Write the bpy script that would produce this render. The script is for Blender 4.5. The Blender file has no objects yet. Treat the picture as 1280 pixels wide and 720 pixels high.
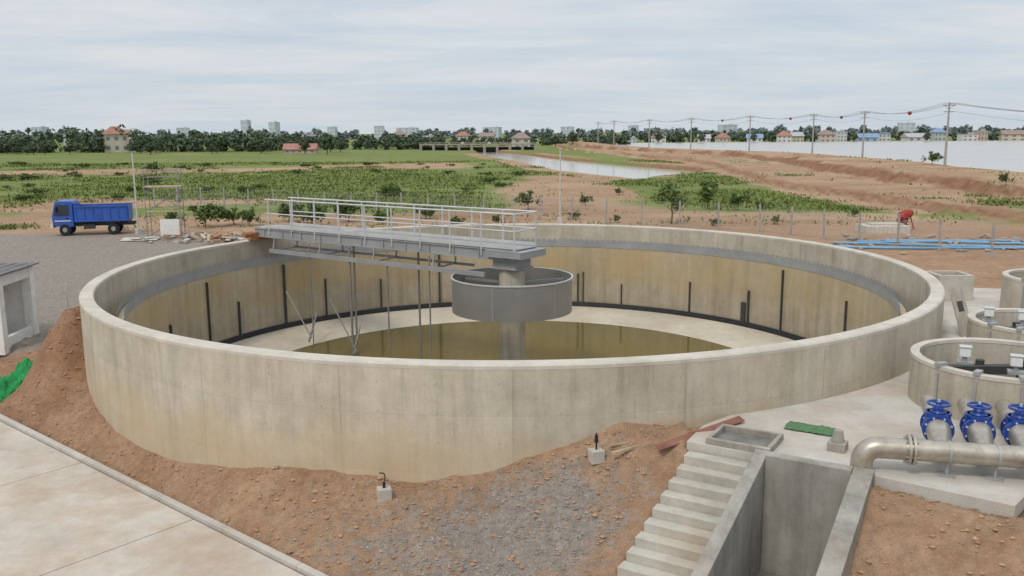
import bpy, math, random
from mathutils import Vector, Matrix, noise
random.seed(7)
scene=bpy.context.scene; COL=scene.collection
R_=math.radians
# ---------------------------------------------------------------- helpers
class MB:
    def __init__(s): s.v=[]; s.f=[]
    def add(s,vs,fs):
        o=len(s.v); s.v+= [tuple(p) for p in vs]; s.f+=[tuple(i+o for i in f) for f in fs]; return s
    def box(s,c,sz,rz=0,rot=None):
        M=rot if rot is not None else Matrix.Rotation(rz,3,'Z')
        c=Vector(c); h=[d/2 for d in sz]
        vs=[c+M@Vector((x*h[0],y*h[1],z*h[2])) for x in(-1,1) for y in(-1,1) for z in(-1,1)]
        return s.add(vs,[(0,1,3,2),(4,6,7,5),(0,4,5,1),(2,3,7,6),(0,2,6,4),(1,5,7,3)])
    def beam(s,p0,p1,w,h,up=(0,0,1)):
        p0=Vector(p0);p1=Vector(p1);x=(p1-p0);L=x.length;x.normalize();u=Vector(up)
        y=u.cross(x)
        if y.length<1e-4: y=Vector((0,1,0)).cross(x)
        y.normalize(); z=x.cross(y)
        M=Matrix((x,y,z)).transposed()
        return s.box((p0+p1)/2,(L,w,h),rot=M)
    def cyl(s,p0,p1,r0,r1=None,n=12):
        r1=r0 if r1 is None else r1
        p0=Vector(p0);p1=Vector(p1);a=(p1-p0).normalized()
        b=a.orthogonal().normalized();c=a.cross(b);vs=[]
        for p,r in((p0,r0),(p1,r1)):
            for i in range(n):
                t=2*math.pi*i/n; vs.append(p+(b*math.cos(t)+c*math.sin(t))*r)
        fs=[(i,(i+1)%n,n+(i+1)%n,n+i) for i in range(n)]
        fs+=[tuple(range(n-1,-1,-1)),tuple(range(n,2*n))]
        return s.add(vs,fs)
    def tube(s,pts,r,n=10):
        pts=[Vector(p) for p in pts];vs=[];m=len(pts);ref=None
        for k,p in enumerate(pts):
            a=(pts[min(k+1,m-1)]-pts[max(k-1,0)]).normalized()
            if ref is None: ref=a.orthogonal().normalized()
            b=(ref-a*ref.dot(a)).normalized();ref=b;c=a.cross(b)
            rr=r[k] if isinstance(r,(list,tuple)) else r
            for i in range(n):
                t=2*math.pi*i/n; vs.append(p+(b*math.cos(t)+c*math.sin(t))*rr)
        fs=[(k*n+i,k*n+(i+1)%n,(k+1)*n+(i+1)%n,(k+1)*n+i) for k in range(m-1) for i in range(n)]
        fs+=[tuple(range(n-1,-1,-1)),tuple(range((m-1)*n,m*n))]
        return s.add(vs,fs)
    def torus(s,c,ax,R,r,n=24,m=8):
        c=Vector(c);a=Vector(ax).normalized();b=a.orthogonal().normalized();d=a.cross(b);vs=[];fs=[]
        for i in range(n):
            t=2*math.pi*i/n;e=b*math.cos(t)+d*math.sin(t)
            for j in range(m):
                q=2*math.pi*j/m;vs.append(c+e*(R+r*math.cos(q))+a*(r*math.sin(q)))
        for i in range(n):
            for j in range(m):
                fs.append((i*m+j,((i+1)%n)*m+j,((i+1)%n)*m+(j+1)%m,i*m+(j+1)%m))
        return s.add(vs,fs)
    def revolve(s,prof,c=(0,0,0),n=64,closed=True):
        vs=[];fs=[];m=len(prof)
        for i in range(n):
            t=2*math.pi*i/n
            for r,z in prof: vs.append((c[0]+r*math.cos(t),c[1]+r*math.sin(t),c[2]+z))
        for i in range(n):
            for j in range(m if closed else m-1):
                fs.append((i*m+j,((i+1)%n)*m+j,((i+1)%n)*m+(j+1)%m,i*m+(j+1)%m))
        return s.add(vs,fs)
    def prism(s,pts,z0,z1):
        n=len(pts);vs=[(x,y,z0) for x,y in pts]+[(x,y,z1) for x,y in pts]
        return s.add(vs,[tuple(range(n-1,-1,-1)),tuple(range(n,2*n))]+[(i,(i+1)%n,n+(i+1)%n,n+i) for i in range(n)])
    def side(s,pts,y0,y1):
        n=len(pts);vs=[(x,y0,z) for x,z in pts]+[(x,y1,z) for x,z in pts]
        return s.add(vs,[tuple(range(n)),tuple(range(2*n-1,n-1,-1))]+[(i,n+i,n+(i+1)%n,(i+1)%n) for i in range(n)])
def finish(ob,mb,mat,smooth,bevel,recalc=True):
    import bmesh
    me=ob.data
    if recalc:
        bm=bmesh.new();bm.from_mesh(me);bmesh.ops.recalc_face_normals(bm,faces=bm.faces);bm.to_mesh(me);bm.free()
    if mat: me.materials.append(mat)
    if smooth: me.shade_smooth(); me.set_sharp_from_angle(angle=R_(smooth if smooth>1 else 35))
    if bevel:
        b=ob.modifiers.new('Bevel','BEVEL');b.width=bevel;b.segments=2;b.limit_method='ANGLE'
def part(mb,name,mat,parent=None,smooth=0,bevel=0,world=False,label=None,recalc=True):
    me=bpy.data.meshes.new(name)
    vs=mb.v
    if world and parent is not None:
        o=WL.get(parent.name,Vector((0,0,0))); vs=[(p[0]-o[0],p[1]-o[1],p[2]-o[2]) for p in vs]
    me.from_pydata(vs,[],mb.f);me.update()
    ob=bpy.data.objects.new(name,me);COL.objects.link(ob)
    if parent is not None: ob.parent=parent
    if label: ob["label"]=label
    finish(ob,mb,mat,smooth,bevel,recalc)
    return ob
WL={}
def thing(name,label,cat,loc=(0,0,0),rz=0,group=None):
    e=bpy.data.objects.new(name,None);e.empty_display_size=.3;COL.objects.link(e)
    e.location=loc;e.rotation_euler=(0,0,rz);e["label"]=label;e["category"]=cat
    if group:e["group"]=group
    WL[e.name]=Vector(loc);return e
def solo(mb,name,mat,label,cat,loc=(0,0,0),rz=0,smooth=0,bevel=0,group=None,kind=None,recalc=True):
    o=part(mb,name,mat,None,smooth,bevel,recalc=recalc);o.location=loc;o.rotation_euler=(0,0,rz)
    if kind:o["kind"]=kind
    if label:o["label"]=label
    if cat:o["category"]=cat
    if group:o["group"]=group
    return o
def dup(root,loc,rz=None,scale=None,label=None):
    c=root.copy();COL.objects.link(c);c.location=loc
    if rz is not None:c.rotation_euler=(0,0,rz)
    if scale is not None:c.scale=(scale,)*3 if not isinstance(scale,tuple) else scale
    if label:c["label"]=label
    def rec(src,dst):
        for ch in src.children:
            k=ch.copy();COL.objects.link(k);k.parent=dst;rec(ch,k)
    rec(root,c);return c
# ---------------------------------------------------------------- materials
class G:
    def __init__(s,name):
        s.m=bpy.data.materials.new(name);s.m.use_nodes=True;s.nt=s.m.node_tree;s.b=s.nt.nodes['Principled BSDF']
    def n(s,t): return s.nt.nodes.new(t)
    def put(s,sock,val):
        if isinstance(val,bpy.types.NodeSocket): s.nt.links.new(val,sock)
        else:
            if isinstance(val,(tuple,list)) and len(val)==3 and sock.type=='RGBA': val=(*val,1)
            sock.default_value=val
    def math(s,op,a,b=None,clamp=False):
        n=s.n('ShaderNodeMath');n.operation=op;n.use_clamp=clamp;s.put(n.inputs[0],a)
        if b is not None:s.put(n.inputs[1],b)
        return n.outputs[0]
    def mix(s,f,a,b,bl='MIX'):
        n=s.n('ShaderNodeMix');n.data_type='RGBA';n.blend_type=bl;s.put(n.inputs[0],f);s.put(n.inputs[6],a);s.put(n.inputs[7],b);return n.outputs[2]
    def noise(s,v,sc,det=5,ro=.55,di=0):
        n=s.n('ShaderNodeTexNoise');s.put(n.inputs['Vector'],v);n.inputs['Scale'].default_value=sc;n.inputs['Detail'].default_value=det
        n.inputs['Roughness'].default_value=ro;n.inputs['Distortion'].default_value=di;return n.outputs[0]
    def vor(s,v,sc):
        n=s.n('ShaderNodeTexVoronoi');s.put(n.inputs['Vector'],v);n.inputs['Scale'].default_value=sc;return n.outputs
    def ramp(s,f,st):
        n=s.n('ShaderNodeValToRGB');s.put(n.inputs[0],f);e=n.color_ramp.elements
        while len(e)<len(st):e.new(.5)
        for i,(p,c) in enumerate(st):
            e[i].position=p
            e[i].color=(c,c,c,1) if not isinstance(c,(tuple,list)) else (*c,1)
        return n.outputs[0]
    def map(s,v,sc=(1,1,1),lo=(0,0,0)):
        n=s.n('ShaderNodeMapping');s.put(n.inputs[0],v);n.inputs['Scale'].default_value=sc;n.inputs['Location'].default_value=lo;return n.outputs[0]
    def co(s,k='Object'):
        return s.n('ShaderNodeTexCoord').outputs[k]
    def pos(s): return s.n('ShaderNodeNewGeometry').outputs['Position']
    def sep(s,v):
        n=s.n('ShaderNodeSeparateXYZ');s.put(n.inputs[0],v);return n.outputs
    def bump(s,h,st=.3,d=.02):
        n=s.n('ShaderNodeBump');s.put(n.inputs['Height'],h);n.inputs['Strength'].default_value=st;n.inputs['Distance'].default_value=d
        s.nt.links.new(n.outputs[0],s.b.inputs['Normal'])
    def out(s,col,rough=.8,metal=0,spec=.3):
        s.put(s.b.inputs['Base Color'],col);s.put(s.b.inputs['Roughness'],rough);s.put(s.b.inputs['Metallic'],metal)
        s.b.inputs['Specular IOR Level'].default_value=spec;return s.m
def sc3(c,k): return tuple(min(1,x*k) for x in c)
def basic(name,c,rough=.7,metal=0,var=.18,sc=2.5,bump=.15,bs=40,dirt=0,spec=.3):
    g=G(name);v=g.co();n=g.noise(v,sc,6);col=g.mix(g.ramp(n,[(.3,0.),(.7,1.)]),sc3(c,1-var),sc3(c,1+var))
    if dirt: col=g.mix(g.ramp(g.noise(v,sc*2.3,8,.7),[(.5,0.),(.72,dirt)]),col,(.16,.12,.09))
    if bump:g.bump(g.noise(v,bs,3),bump,.01)
    return g.out(col,rough,metal,spec)
def concrete(name,c1,c2,bs=30,streak=.25,panel=0,stain=None,sc=.7,soil=0,dark=0):
    g=G(name);v=g.co()
    a=g.noise(v,sc,7,.6,.3);col=g.mix(g.ramp(a,[(.32,0.),(.68,1.)]),c1,c2)
    if streak>0:
        st=g.noise(g.map(v,(2.2,2.2,.18)),1.3,6,.65)
        col=g.mix(1.,col,g.ramp(st,[(.3,1-streak),(.55,1.),(.8,1.03)]),'MULTIPLY')
        st2=g.noise(g.map(v,(9,9,.35),(3,1,2)),1.,4,.6)
        col=g.mix(streak*.7,col,g.ramp(st2,[(.35,.6),(.5,1.),(.8,1.)]),'MULTIPLY')
    bl=g.noise(g.map(v,(1,1,1),(9,4,2)),2.6,9,.75)
    col=g.mix(1.,col,g.ramp(bl,[(.3,.86),(.6,1.02)]),'MULTIPLY')
    fine=g.noise(v,bs,5,.7)
    col=g.mix(1.,col,g.ramp(fine,[(.3,.9),(.7,1.07)]),'MULTIPLY')
    x=g.sep(v)
    if panel:
        ang=g.math('ARCTAN2',x[1],x[0]);u=g.math('MULTIPLY',ang,panel/(2*math.pi));fr=g.math('FRACT',g.math('ADD',u,50.))
        w1=g.math('ABSOLUTE',g.math('SUBTRACT',fr,.5))
        line=g.math('GREATER_THAN',w1,.4945)
        col=g.mix(g.math('MULTIPLY',line,.22),col,(.16,.14,.1))
        wn=g.n('ShaderNodeTexWhiteNoise');wn.noise_dimensions='1D';g.put(wn.inputs['W'],g.math('FLOOR',g.math('ADD',u,50.)))
        col=g.mix(1.,col,g.ramp(wn.outputs[0],[(0,.91),(1,1.04)]),'MULTIPLY')
        u2=g.math('MULTIPLY',ang,panel*1.7/(2*math.pi));cx=g.n('ShaderNodeCombineXYZ');g.put(cx.inputs[0],g.math('FLOOR',g.math('ADD',u2,90.)));g.put(cx.inputs[1],g.math('FLOOR',g.math('MULTIPLY',g.math('ADD',x[2],9.95),.82)))
        wn2=g.n('ShaderNodeTexWhiteNoise');wn2.noise_dimensions='2D';g.put(wn2.inputs['Vector'],cx.outputs[0])
        col=g.mix(1.,col,g.ramp(wn2.outputs[0],[(0,.94),(.8,1.),(1,1.05)]),'MULTIPLY')
        ws=g.noise(g.map(v,(.9,.9,.06),(5,2,0)),1.,5,.75)
        col=g.mix(1.,col,g.ramp(ws,[(.32,.76),(.42,1.),(1,1.)]),'MULTIPLY')
        zz=g.math('FRACT',g.math('MULTIPLY',g.math('ADD',x[2],9.95),.82))
        hl=g.math('GREATER_THAN',g.math('ABSOLUTE',g.math('SUBTRACT',zz,.5)),.493)
        col=g.mix(g.math('MULTIPLY',hl,.14),col,(.2,.17,.12))
        fx_=g.math('SUBTRACT',g.math('FRACT',g.math('MULTIPLY',ang,13.2/1.2)),.5);fz_=g.math('SUBTRACT',g.math('FRACT',g.math('MULTIPLY',g.math('ADD',x[2],9.6),1.64)),.5)
        dd=g.math('ADD',g.math('POWER',g.math('MULTIPLY',fx_,1.2),2.),g.math('POWER',g.math('MULTIPLY',fz_,.61),2.))
        col=g.mix(g.math('MULTIPLY',g.math('LESS_THAN',dd,.00055),.35),col,(.2,.18,.14))
    if stain:
        z0,z1,sc_,amt=stain
        zn=g.math('ADD',x[2],g.math('MULTIPLY',g.math('SUBTRACT',g.noise(g.map(v,(.5,.5,.1)),1.2,5),.5),1.8))
        f=g.math('DIVIDE',g.math('SUBTRACT',zn,z0),z1-z0,True)
        f=g.math('MULTIPLY',f,g.math('SUBTRACT',1.0,f));f=g.math('MULTIPLY',f,4*amt,True)
        f=g.math('MULTIPLY',f,g.ramp(g.noise(v,.45,5,.6),[(.35,.35),(.65,1.)]))
        col=g.mix(f,col,sc_)
    if dark:
        col=g.mix(g.ramp(g.noise(g.map(v,(1,1,1),(3,3,3)),.9,8,.7),[(.48,0.),(.75,dark)]),col,(.12,.115,.1))
    if soil:
        so_=g.math('MULTIPLY',g.ramp(g.noise(g.map(v,(1,1,1),(7,1,3)),.55,9,.72),[(.45,0.),(.70,1.)]),soil)
        col=g.mix(so_,col,(.38,.26,.17))
    g.bump(g.math('ADD',fine,g.math('MULTIPLY',a,2.)),.25,.012)
    return g.out(col,.9,0,.15)
M={}
M['tank_out']=concrete('tank_concrete',(.49,.43,.33),(.62,.56,.455),panel=24,streak=.18,stain=(-.5,2.0,(.51,.385,.23),.8),dark=.06)
M['tank_in']=concrete('tank_lining',(.45,.385,.285),(.56,.495,.38),panel=30,streak=.25,stain=(.4,2.9,(.47,.345,.17),.8))
M['rim']=concrete('rim_concrete',(.52,.475,.40),(.62,.575,.50),streak=.05,dark=.2)
M['floor_in']=concrete('tank_floor',(.45,.395,.31),(.57,.52,.42),streak=0,sc=.4,soil=.25)
M['pad']=concrete('pad_concrete',(.47,.44,.39),(.575,.55,.50),streak=.0,sc=.5,soil=.5,dark=.12)
M['road']=concrete('road_concrete',(.49,.435,.37),(.61,.56,.485),streak=.0,sc=.35,soil=.65,dark=.12)
M['stair']=concrete('stair_concrete',(.42,.395,.33),(.53,.505,.44),streak=.0,sc=1.2,soil=.55,dark=.3)
M['wall']=concrete('wall_concrete',(.30,.285,.25),(.42,.40,.36),streak=.3,sc=1.,dark=.4,soil=.3)
M['wallin']=concrete('recess_dark_concrete',(.17,.16,.14),(.26,.245,.22),streak=.3,sc=1.,dark=.35)  # darker grey for recess floors; in the catch pit it paints in shade
M['small']=concrete('small_tank_concrete',(.42,.37,.29),(.54,.49,.40),streak=.25,sc=.9,dark=.15)
M['board']=concrete('weathered_board',(.40,.35,.29),(.50,.45,.38),streak=.3,sc=1.5,dark=.4)
M['steel']=basic('painted_grey_steel',(.33,.335,.335),.5,.2,.12,1.5,.03)
M['steel_l']=basic('light_steel',(.56,.56,.55),.45,.2,.1,1.5,.03)
M['rod']=basic('rod_steel',(.25,.24,.22),.5,.2,.15,1.5,.03)
M['stainless']=basic('stainless_steel',(.46,.42,.35),.38,.7,.18,3.,.05,25,dirt=.4)
M['drum']=basic('feedwell_steel',(.37,.365,.35),.38,.65,.10,.8,.02,8)
M['grating']=basic('deck_grating',(.36,.365,.37),.6,.2,.15,3,.1)
M['black']=basic('black_rubber',(.02,.02,.022),.6)
M['dark']=basic('dark_pipe',(.05,.05,.048),.6)
M['blue']=basic('blue_valve_paint',(.010,.05,.27),.32,.0,.25,5,.05,dirt=.2,spec=.5)
M['truckblue']=basic('truck_blue_paint',(.025,.10,.42),.35,0,.2,1.5,.02,dirt=.35,spec=.5)
M['white']=basic('white_paint',(.72,.72,.69),.6,0,.06,2,.03,dirt=.3)
M['glass']=basic('dark_glass',(.03,.04,.05),.12,0,.1,1,0,spec=.6)
M['rust']=basic('rusty_plate',(.23,.10,.075),.85,0,.35,3,.2,dirt=.5)
M['orange']=basic('faded_orange',(.36,.17,.08),.8,0,.3,3,.2)
M['redp']=basic('red_paint',(.30,.03,.02),.5,0,.25,3,.05,dirt=.4)
M['green']=basic('green_netting',(.02,.24,.07),.8,0,.4,6,.5,60)
M['mat']=basic('green_mat',(.09,.19,.09),.95,0,.25,12,.5,120,dirt=.4)
M['pvc']=basic('blue_pvc',(.16,.36,.56),.4,0,.12,1,0)
M['wood']=basic('grey_wood',(.42,.33,.23),.85,0,.25,4,.2)
M['polec']=basic('pole_concrete',(.34,.33,.31),.85,0,.2,2,.1)
M['wire']=basic('wire_dark',(.08,.08,.085),.6,0,.1,1,0)
M['galv']=basic('galvanised_wire',(.38,.38,.37),.5,.4,.1,1,0)
M['bark']=basic('bark',(.13,.09,.06),.9,0,.3,6,.4)
M['soilclod']=basic('soil_clod',(.36,.22,.135),.95,0,.35,8,.3)
M['stone']=basic('grey_stone',(.29,.26,.23),.9,0,.4,7,.3)
M['corr']=basic('roof_sheet',(.16,.15,.15),.7,0,.2,2,.1)
def leafm(name,a,b,sc):
    g=G(name);v=g.pos();n=g.noise(v,sc,4,.6);col=g.mix(g.ramp(n,[(.35,0.),(.65,1.)]),a,b)
    col=g.mix(g.ramp(g.noise(v,sc*7,2),[(.3,0.),(.7,.6)]),col,sc3(a,.5))
    return g.out(col,.8,0,.1)
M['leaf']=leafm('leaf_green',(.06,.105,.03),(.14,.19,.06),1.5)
M['leaf_far']=leafm('leaf_far',(.085,.12,.075),(.15,.185,.11),.12)  # treeline greens lightened, distance haze put into the colour
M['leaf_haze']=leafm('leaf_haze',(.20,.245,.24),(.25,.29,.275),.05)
M['weed']=leafm('weed_green',(.14,.19,.05),(.24,.28,.09),.15)
def water(name,c,rough,bs,bst):
    g=G(name);v=g.pos();n=g.noise(v,.08,4);col=g.mix(n,sc3(c,.85),sc3(c,1.12));g.bump(g.noise(v,bs,3),bst,.05)
    return g.out(col,rough,0,.5)
M['lake']=water('lake_water',(.42,.40,.36),.22,.8,.3)
M['canal']=water('canal_water',(.40,.38,.33),.12,.8,.1)
M['tankw']=water('tank_water',(.135,.105,.035),.05,1.5,.02)
# ground
g=G('ground');v=g.pos();at=g.n('ShaderNodeAttribute');at.attribute_name='zone';sx=g.sep(at.outputs['Vector'])
n1=g.noise(v,.9,8,.65);n2=g.noise(v,5.5,8,.7);n3=g.noise(v,28,4,.7);nf=g.noise(g.map(v,(.05,.10,1)),1,9,.72);nl=g.noise(v,.25,6,.6)
nb=g.noise(g.map(v,(.012,.02,1),(3,7,0)),1,7,.65)
soil=g.mix(g.ramp(n1,[(.3,0.),(.7,1.)]),(.33,.195,.115),(.475,.31,.20))
soil=g.mix(sx[2],soil,g.mix(g.ramp(n1,[(.3,0.),(.7,1.)]),(.28,.15,.088),(.38,.22,.135)))
farm=g.math('DIVIDE',g.math('SUBTRACT',g.sep(v)[1],42.),25.,True)
soil=g.mix(farm,soil,g.mix(g.ramp(nf,[(.35,0.),(.65,1.)]),(.34,.21,.13),(.50,.35,.235)))
soil=g.mix(1.,soil,g.ramp(n2,[(.3,.72),(.65,1.1)]),'MULTIPLY')
soil=g.mix(g.math('MULTIPLY',g.math('SUBTRACT',1.,farm),g.ramp(g.noise(v,1.7,9,.75),[(.52,0.),(.7,.5)])),soil,(.43,.33,.235))
nz=g.sep(g.n('ShaderNodeNewGeometry').outputs['Normal'])[2]
steep=g.math('MULTIPLY',farm,g.ramp(nz,[(.90,1.),(.988,0.)]))
soil=g.mix(g.math('MULTIPLY',steep,.95),soil,g.mix(g.ramp(n1,[(.35,0.),(.65,1.)]),(.19,.095,.052),(.31,.175,.105)))  # steep bank faces coloured darker to stand in for their shaded side
vo=g.vor(v,17.)
gcol=g.mix(g.ramp(n2,[(.3,0.),(.7,1.)]),(.26,.23,.20),(.41,.375,.33));gcol=g.mix(.5,gcol,g.ramp(g.sep(vo['Color'])[0],[(0,.5),(1,1.)]),'MULTIPLY')
gf=g.ramp(g.math('ADD',sx[1],g.math('MULTIPLY',g.math('SUBTRACT',g.noise(v,2.2,9,.8),.5),1.8)),[(.44,0.),(.70,.9)])
col=g.mix(gf,soil,gcol)
grass=g.mix(g.ramp(nf,[(.35,0.),(.65,1.)]),(.115,.175,.04),(.21,.255,.08));grass=g.mix(g.ramp(nl,[(.45,0.),(.75,.55)]),grass,(.28,.26,.12))
grass=g.mix(g.ramp(nb,[(.4,0.),(.6,.7)]),grass,(.145,.19,.06))
ga=g.math('ADD',sx[0],g.math('MULTIPLY',g.math('SUBTRACT',nf,.5),1.7))
ga=g.math('ADD',ga,g.math('MULTIPLY',g.math('SUBTRACT',nb,.5),g.math('MULTIPLY',farm,1.3)))
gr=g.ramp(ga,[(.42,0.),(.56,1.)])
gr2=g.math('MULTIPLY',gr,g.ramp(g.noise(v,.7,6,.7),[(.3,.45),(.5,1.)]))
col=g.mix(gr2,col,grass)
col=g.mix(1.,col,g.ramp(n3,[(.3,.8),(.7,1.12)]),'MULTIPLY')
g.bump(g.math('ADD',g.math('MULTIPLY',n2,2.),n3),.8,.05);M['ground']=g.out(col,.95,0,.08)
# ---------------------------------------------------------------- terrain
TC=(0.,30.3);TR0=13.2;KS=1.0275;TR=TR0*KS
O=Vector((4.42,15.27));W2=Vector((.854,-.52));D2=Vector((-.52,-.854))
CW=2.04
def ss(a,b,x):
    t=max(0.,min(1.,(x-a)/(b-a)));return t*t*(3-2*t)
def interp(tab,y):
    if y<=tab[0][0]:return tab[0][1]
    for (a,va),(b,vb) in zip(tab,tab[1:]):
        if y<=b:return va+(vb-va)*(y-a)/(b-a)
    return tab[-1][1]
CR=[(60,62),(100,57),(130,58),(176,64),(207,64),(232,57),(263,48),(291,40),(350,34),(520,36)]
CL=[(138,19),(165,10),(184,8),(230,0),(300,-10),(350,-13)]
CRr=[(138,20),(150,30),(165,36),(176,35),(215,24),(252,14),(320,2),(350,-6)]
PLAT=[(3.30,15.95),(3.80,16.86)]
a0_=math.atan2(17.5-30.3,4.5);a1_=math.atan2(-.8,13.2)
for i in range(25):
    a=a0_+(a1_-a0_)*i/24
    PLAT.append((TC[0]+(TR+.003)*math.cos(a),TC[1]+(TR+.003)*math.sin(a)))
PLAT+=[(16,32.5),(22,31),(22,16),(12,13.7),(8.6,13.72),(7.85,12.95),(O+W2*(CW+.005)).to_tuple(),(4.43,15.28)]
def inpoly(x,y,P):
    c=False;n=len(P)
    for i in range(n):
        x1,y1=P[i];x2,y2=P[i-1]
        if (y1>y)!=(y2>y) and x<(x2-x1)*(y-y1)/(y2-y1)+x1:c=not c
    return c
def kst(x,y): return (x+3.4)*.642+(y-14.56)*.767,(x+3.4)*.767-(y-14.56)*.642
def stairz(d): return 2.0-.59*max(0,d)
def stairw(d): return 1.24+.14*max(0,d)
def hgt(x,y):
    s,t=kst(x,y)
    k=ss(-3,2,t);zl=max(0,min(.34*s,.8));zr=min(1.82,max(.06*max(s,0),1.84-.58*(5.4-s)))
    z=zl*(1-k)+zr*k
    if y<32 and x<3.5:
        rr_=math.hypot(x-TC[0],y-TC[1])-TR
        if rr_>-1: z+=.36*math.exp(-(max(0,rr_)/1.3)**2)*ss(.0,1.3,s)*(1-.55*ss(-1,3,x))
    z+=(.85-z)*max(ss(32,42,y),ss(21,27,x)*ss(20,30,y))
    if y<60 and abs(x)<40:
        z+=1.55*math.exp(-(((x+13.3)/1.05)**2+((y-26.0)/2.2)**2))
        if s>.1 and y>10:
            am=min(1,max(0,(s-.1)*.8))*(1 if y<36 else .5)
            z+=am*(.12*noise.noise((x*.8,y*.8,0))+.07*noise.noise((x*2.3,y*2.3,3))+.035*noise.noise((x*6,y*6,7)))
    if y>50:
        z+=.22*noise.noise((x*.05,y*.03,1))*ss(60,90,y)
        c=interp(CR,y);dx=x-c;q=ss(40,70,y)
        if y<560 and x>0:
            w=1.25 if y<200 else (1.25-.6*ss(200,290,y))
            wob=2.2*noise.noise((x*.05,y*.09,11))+1.2*noise.noise((x*.2,y*.3,12))
            de=dx+wob*(1-ss(-4,3,dx))
            if de<-3*w: bank=(ss(-19.5*w,-18.0*w,de)*.85+ss(-9.8*w,-8.4*w,de)*.95)
            elif dx<7: bank=1.8-.2*ss(2,7,dx)
            else: bank=1.6-2.4*ss(7,10.5,dx)
            bank+=(.25*noise.noise((x*.16,y*.16,5))+.2*noise.noise((x*.5,y*.4,5))+.12*noise.noise((x*1.1,y*.9,5)))*ss(-24,-16,dx)*(1-ss(-4,2,dx))
            bank+=.5*math.exp(-((de+7.6*w)/1.3)**2)*max(0,.6+.9*noise.noise((x*.1,y*.08,3)))
            if y>500 and dx>7: bank+= (0.6)*ss(500,512,y)
            z+=bank*q
        if 130<y<352:
            l=interp(CL,y);rr=interp(CRr,y);e=ss(132,142,y)
            inn=min(x-l,rr-x)+.8*noise.noise((x*.1,y*.06,8))
            z-= 1.7*ss(-2.0,1.2,inn)*e
    if s<.06 and y<60: z=-.16
    if y<36 and x>0:
        p=Vector((x,y))-O;w=p.dot(W2);d=p.dot(D2)
        if d>-.1 and .1<w<CW-.15: z=-1.5
        if d>-.1 and -stairw(d)+.08<w<=.1: z=min(z,stairz(d)-.5)
        if inpoly(x,y,PLAT): z=min(z,1.6)
        if -1.3<d<0 and -.9<w<.9:z=min(z,1.3)
    return z
def zone(x,y):
    s,t=kst(x,y);gr=0.;gv=0.;red=0.
    if y<45:
        gv=.58*math.exp(-(((x-.5)/2.8)**2+((y-15.2)/1.8)**2))+.36*math.exp(-(((x+3)/5)**2+((y-15.2)/2)**2))
        red=.9*math.exp(-(((x+14)/4)**2+((y-25.5)/4)**2))
        if x<-14:gv=max(gv,.8*ss(27,29,y))
        if x<-10:gv=max(gv,.85*ss(32,35,y))
        if x>8 and y<14:red=.7
    else:
        if x<-8: gv=.85*(1-ss(60,66,y))*(1-ss(-14,-8,x))
        gr=.15
        if y>62:
            gr=.2+.72*ss(66,80,y)
            gr+=.36*noise.noise((x*.022,y*.030,2))+.25*noise.noise((x*.06,y*.05,6))
            if x<10: gr-=.8*math.exp(-((y-182-x*.15)/14)**2)*ss(-25,-60,x)
            gr-=.75*math.exp(-(((y-190)/20)**2+((x+17)/14)**2))
            gr-=.55*math.exp(-(((y-98-x*.25)/7)**2))*ss(-12,-30,x)
            gr-=.95*math.exp(-(((y-112)/32)**2+((x-6)/9)**2))
            gr-=.7*math.exp(-(((y-72)/7)**2+((x-14)/22)**2))
            c=interp(CR,y);dx=x-c
            if y<520 and x>5:
                w=1.25 if y<200 else (1.25-.6*ss(200,290,y))
                f=ss(-23*w,-20*w,dx);gr=gr*(1-f)+(.08 if y>74 else .45)*f
                if -17*w<dx<-11*w: gr+=.22
                if y>300: gr+=.2
            if 85<y<135 and x>14 and dx<-25: gr+=.2
            if 130<y<352 and interp(CL,y)-7<x<interp(CRr,y)+5: gr-=.5
    return (max(0,min(1,gr)),gv,red)
def axis(fine,lim0,lim1,g0):
    a=[];
    for (x0,x1,st) in fine:
        x=x0
        while x<x1-1e-6:a.append(x);x+=st
    x=fine[-1][1];st=fine[-1][2]
    while x<lim1:a.append(x);st*=g0;x+=st
    a.append(lim1);x=fine[0][0];st=fine[0][2];b=[]
    while x>lim0:st*=g0;x-=st;b.append(x)
    return sorted(b)+a
X=axis([(-70,-30,2.),(-30,-17,.6),(-17,9.5,.11),(9.5,24,.4),(24,80,.8)],-3500,3500,1.12)
Y=axis([(10.5,29,.11),(29,45,.25),(45,75,.8),(75,180,1.2),(180,380,3.5)],-60,6000,1.1)
nx=len(X);ny=len(Y)
vs=[];zs=[]
for y in Y:
    for x in X:
        vs.append((x,y,hgt(x,y)));zs+= [*zone(x,y),1.]
fs=[]
for j in range(ny-1):
    for i in range(nx-1):
        cx=(X[i]+X[i+1])/2;cy=(Y[j]+Y[j+1])/2
        if math.hypot(cx-TC[0],cy-TC[1])<TR-.17:continue
        fs.append((j*nx+i,j*nx+i+1,(j+1)*nx+i+1,(j+1)*nx+i))
me=bpy.data.meshes.new('ground');me.from_pydata(vs,[],fs);me.update()
ca=me.color_attributes.new('zone','FLOAT_COLOR','POINT');ca.data.foreach_set('color',zs)
me.materials.append(M['ground']);me.shade_smooth()
gr=bpy.data.objects.new('ground',me);COL.objects.link(gr);gr["kind"]="structure"
# water
def sheet(poly,z,name,mat):
    mb=MB();mb.add([(x,y,z) for x,y in poly],[tuple(range(len(poly)))])
    o=part(mb,name,mat,recalc=False);o["kind"]="structure";return o
lk=[(interp(CR,y)+7.5,y) for y in (60,100,130,150,176,207,232,263,291,350,420,506)]+[(900,506),(900,60)]
sheet(lk,1.3,'lake_water',M['lake'])
cn=[(interp(CL,y)-2.5,y) for y in (136,150,165,184,230,300,350)][::1]+[(interp(CRr,y)+2.5,y) for y in (350,320,252,215,176,165,150,136)]
sheet(cn,-.05,'canal_water',M['canal'])
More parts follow.
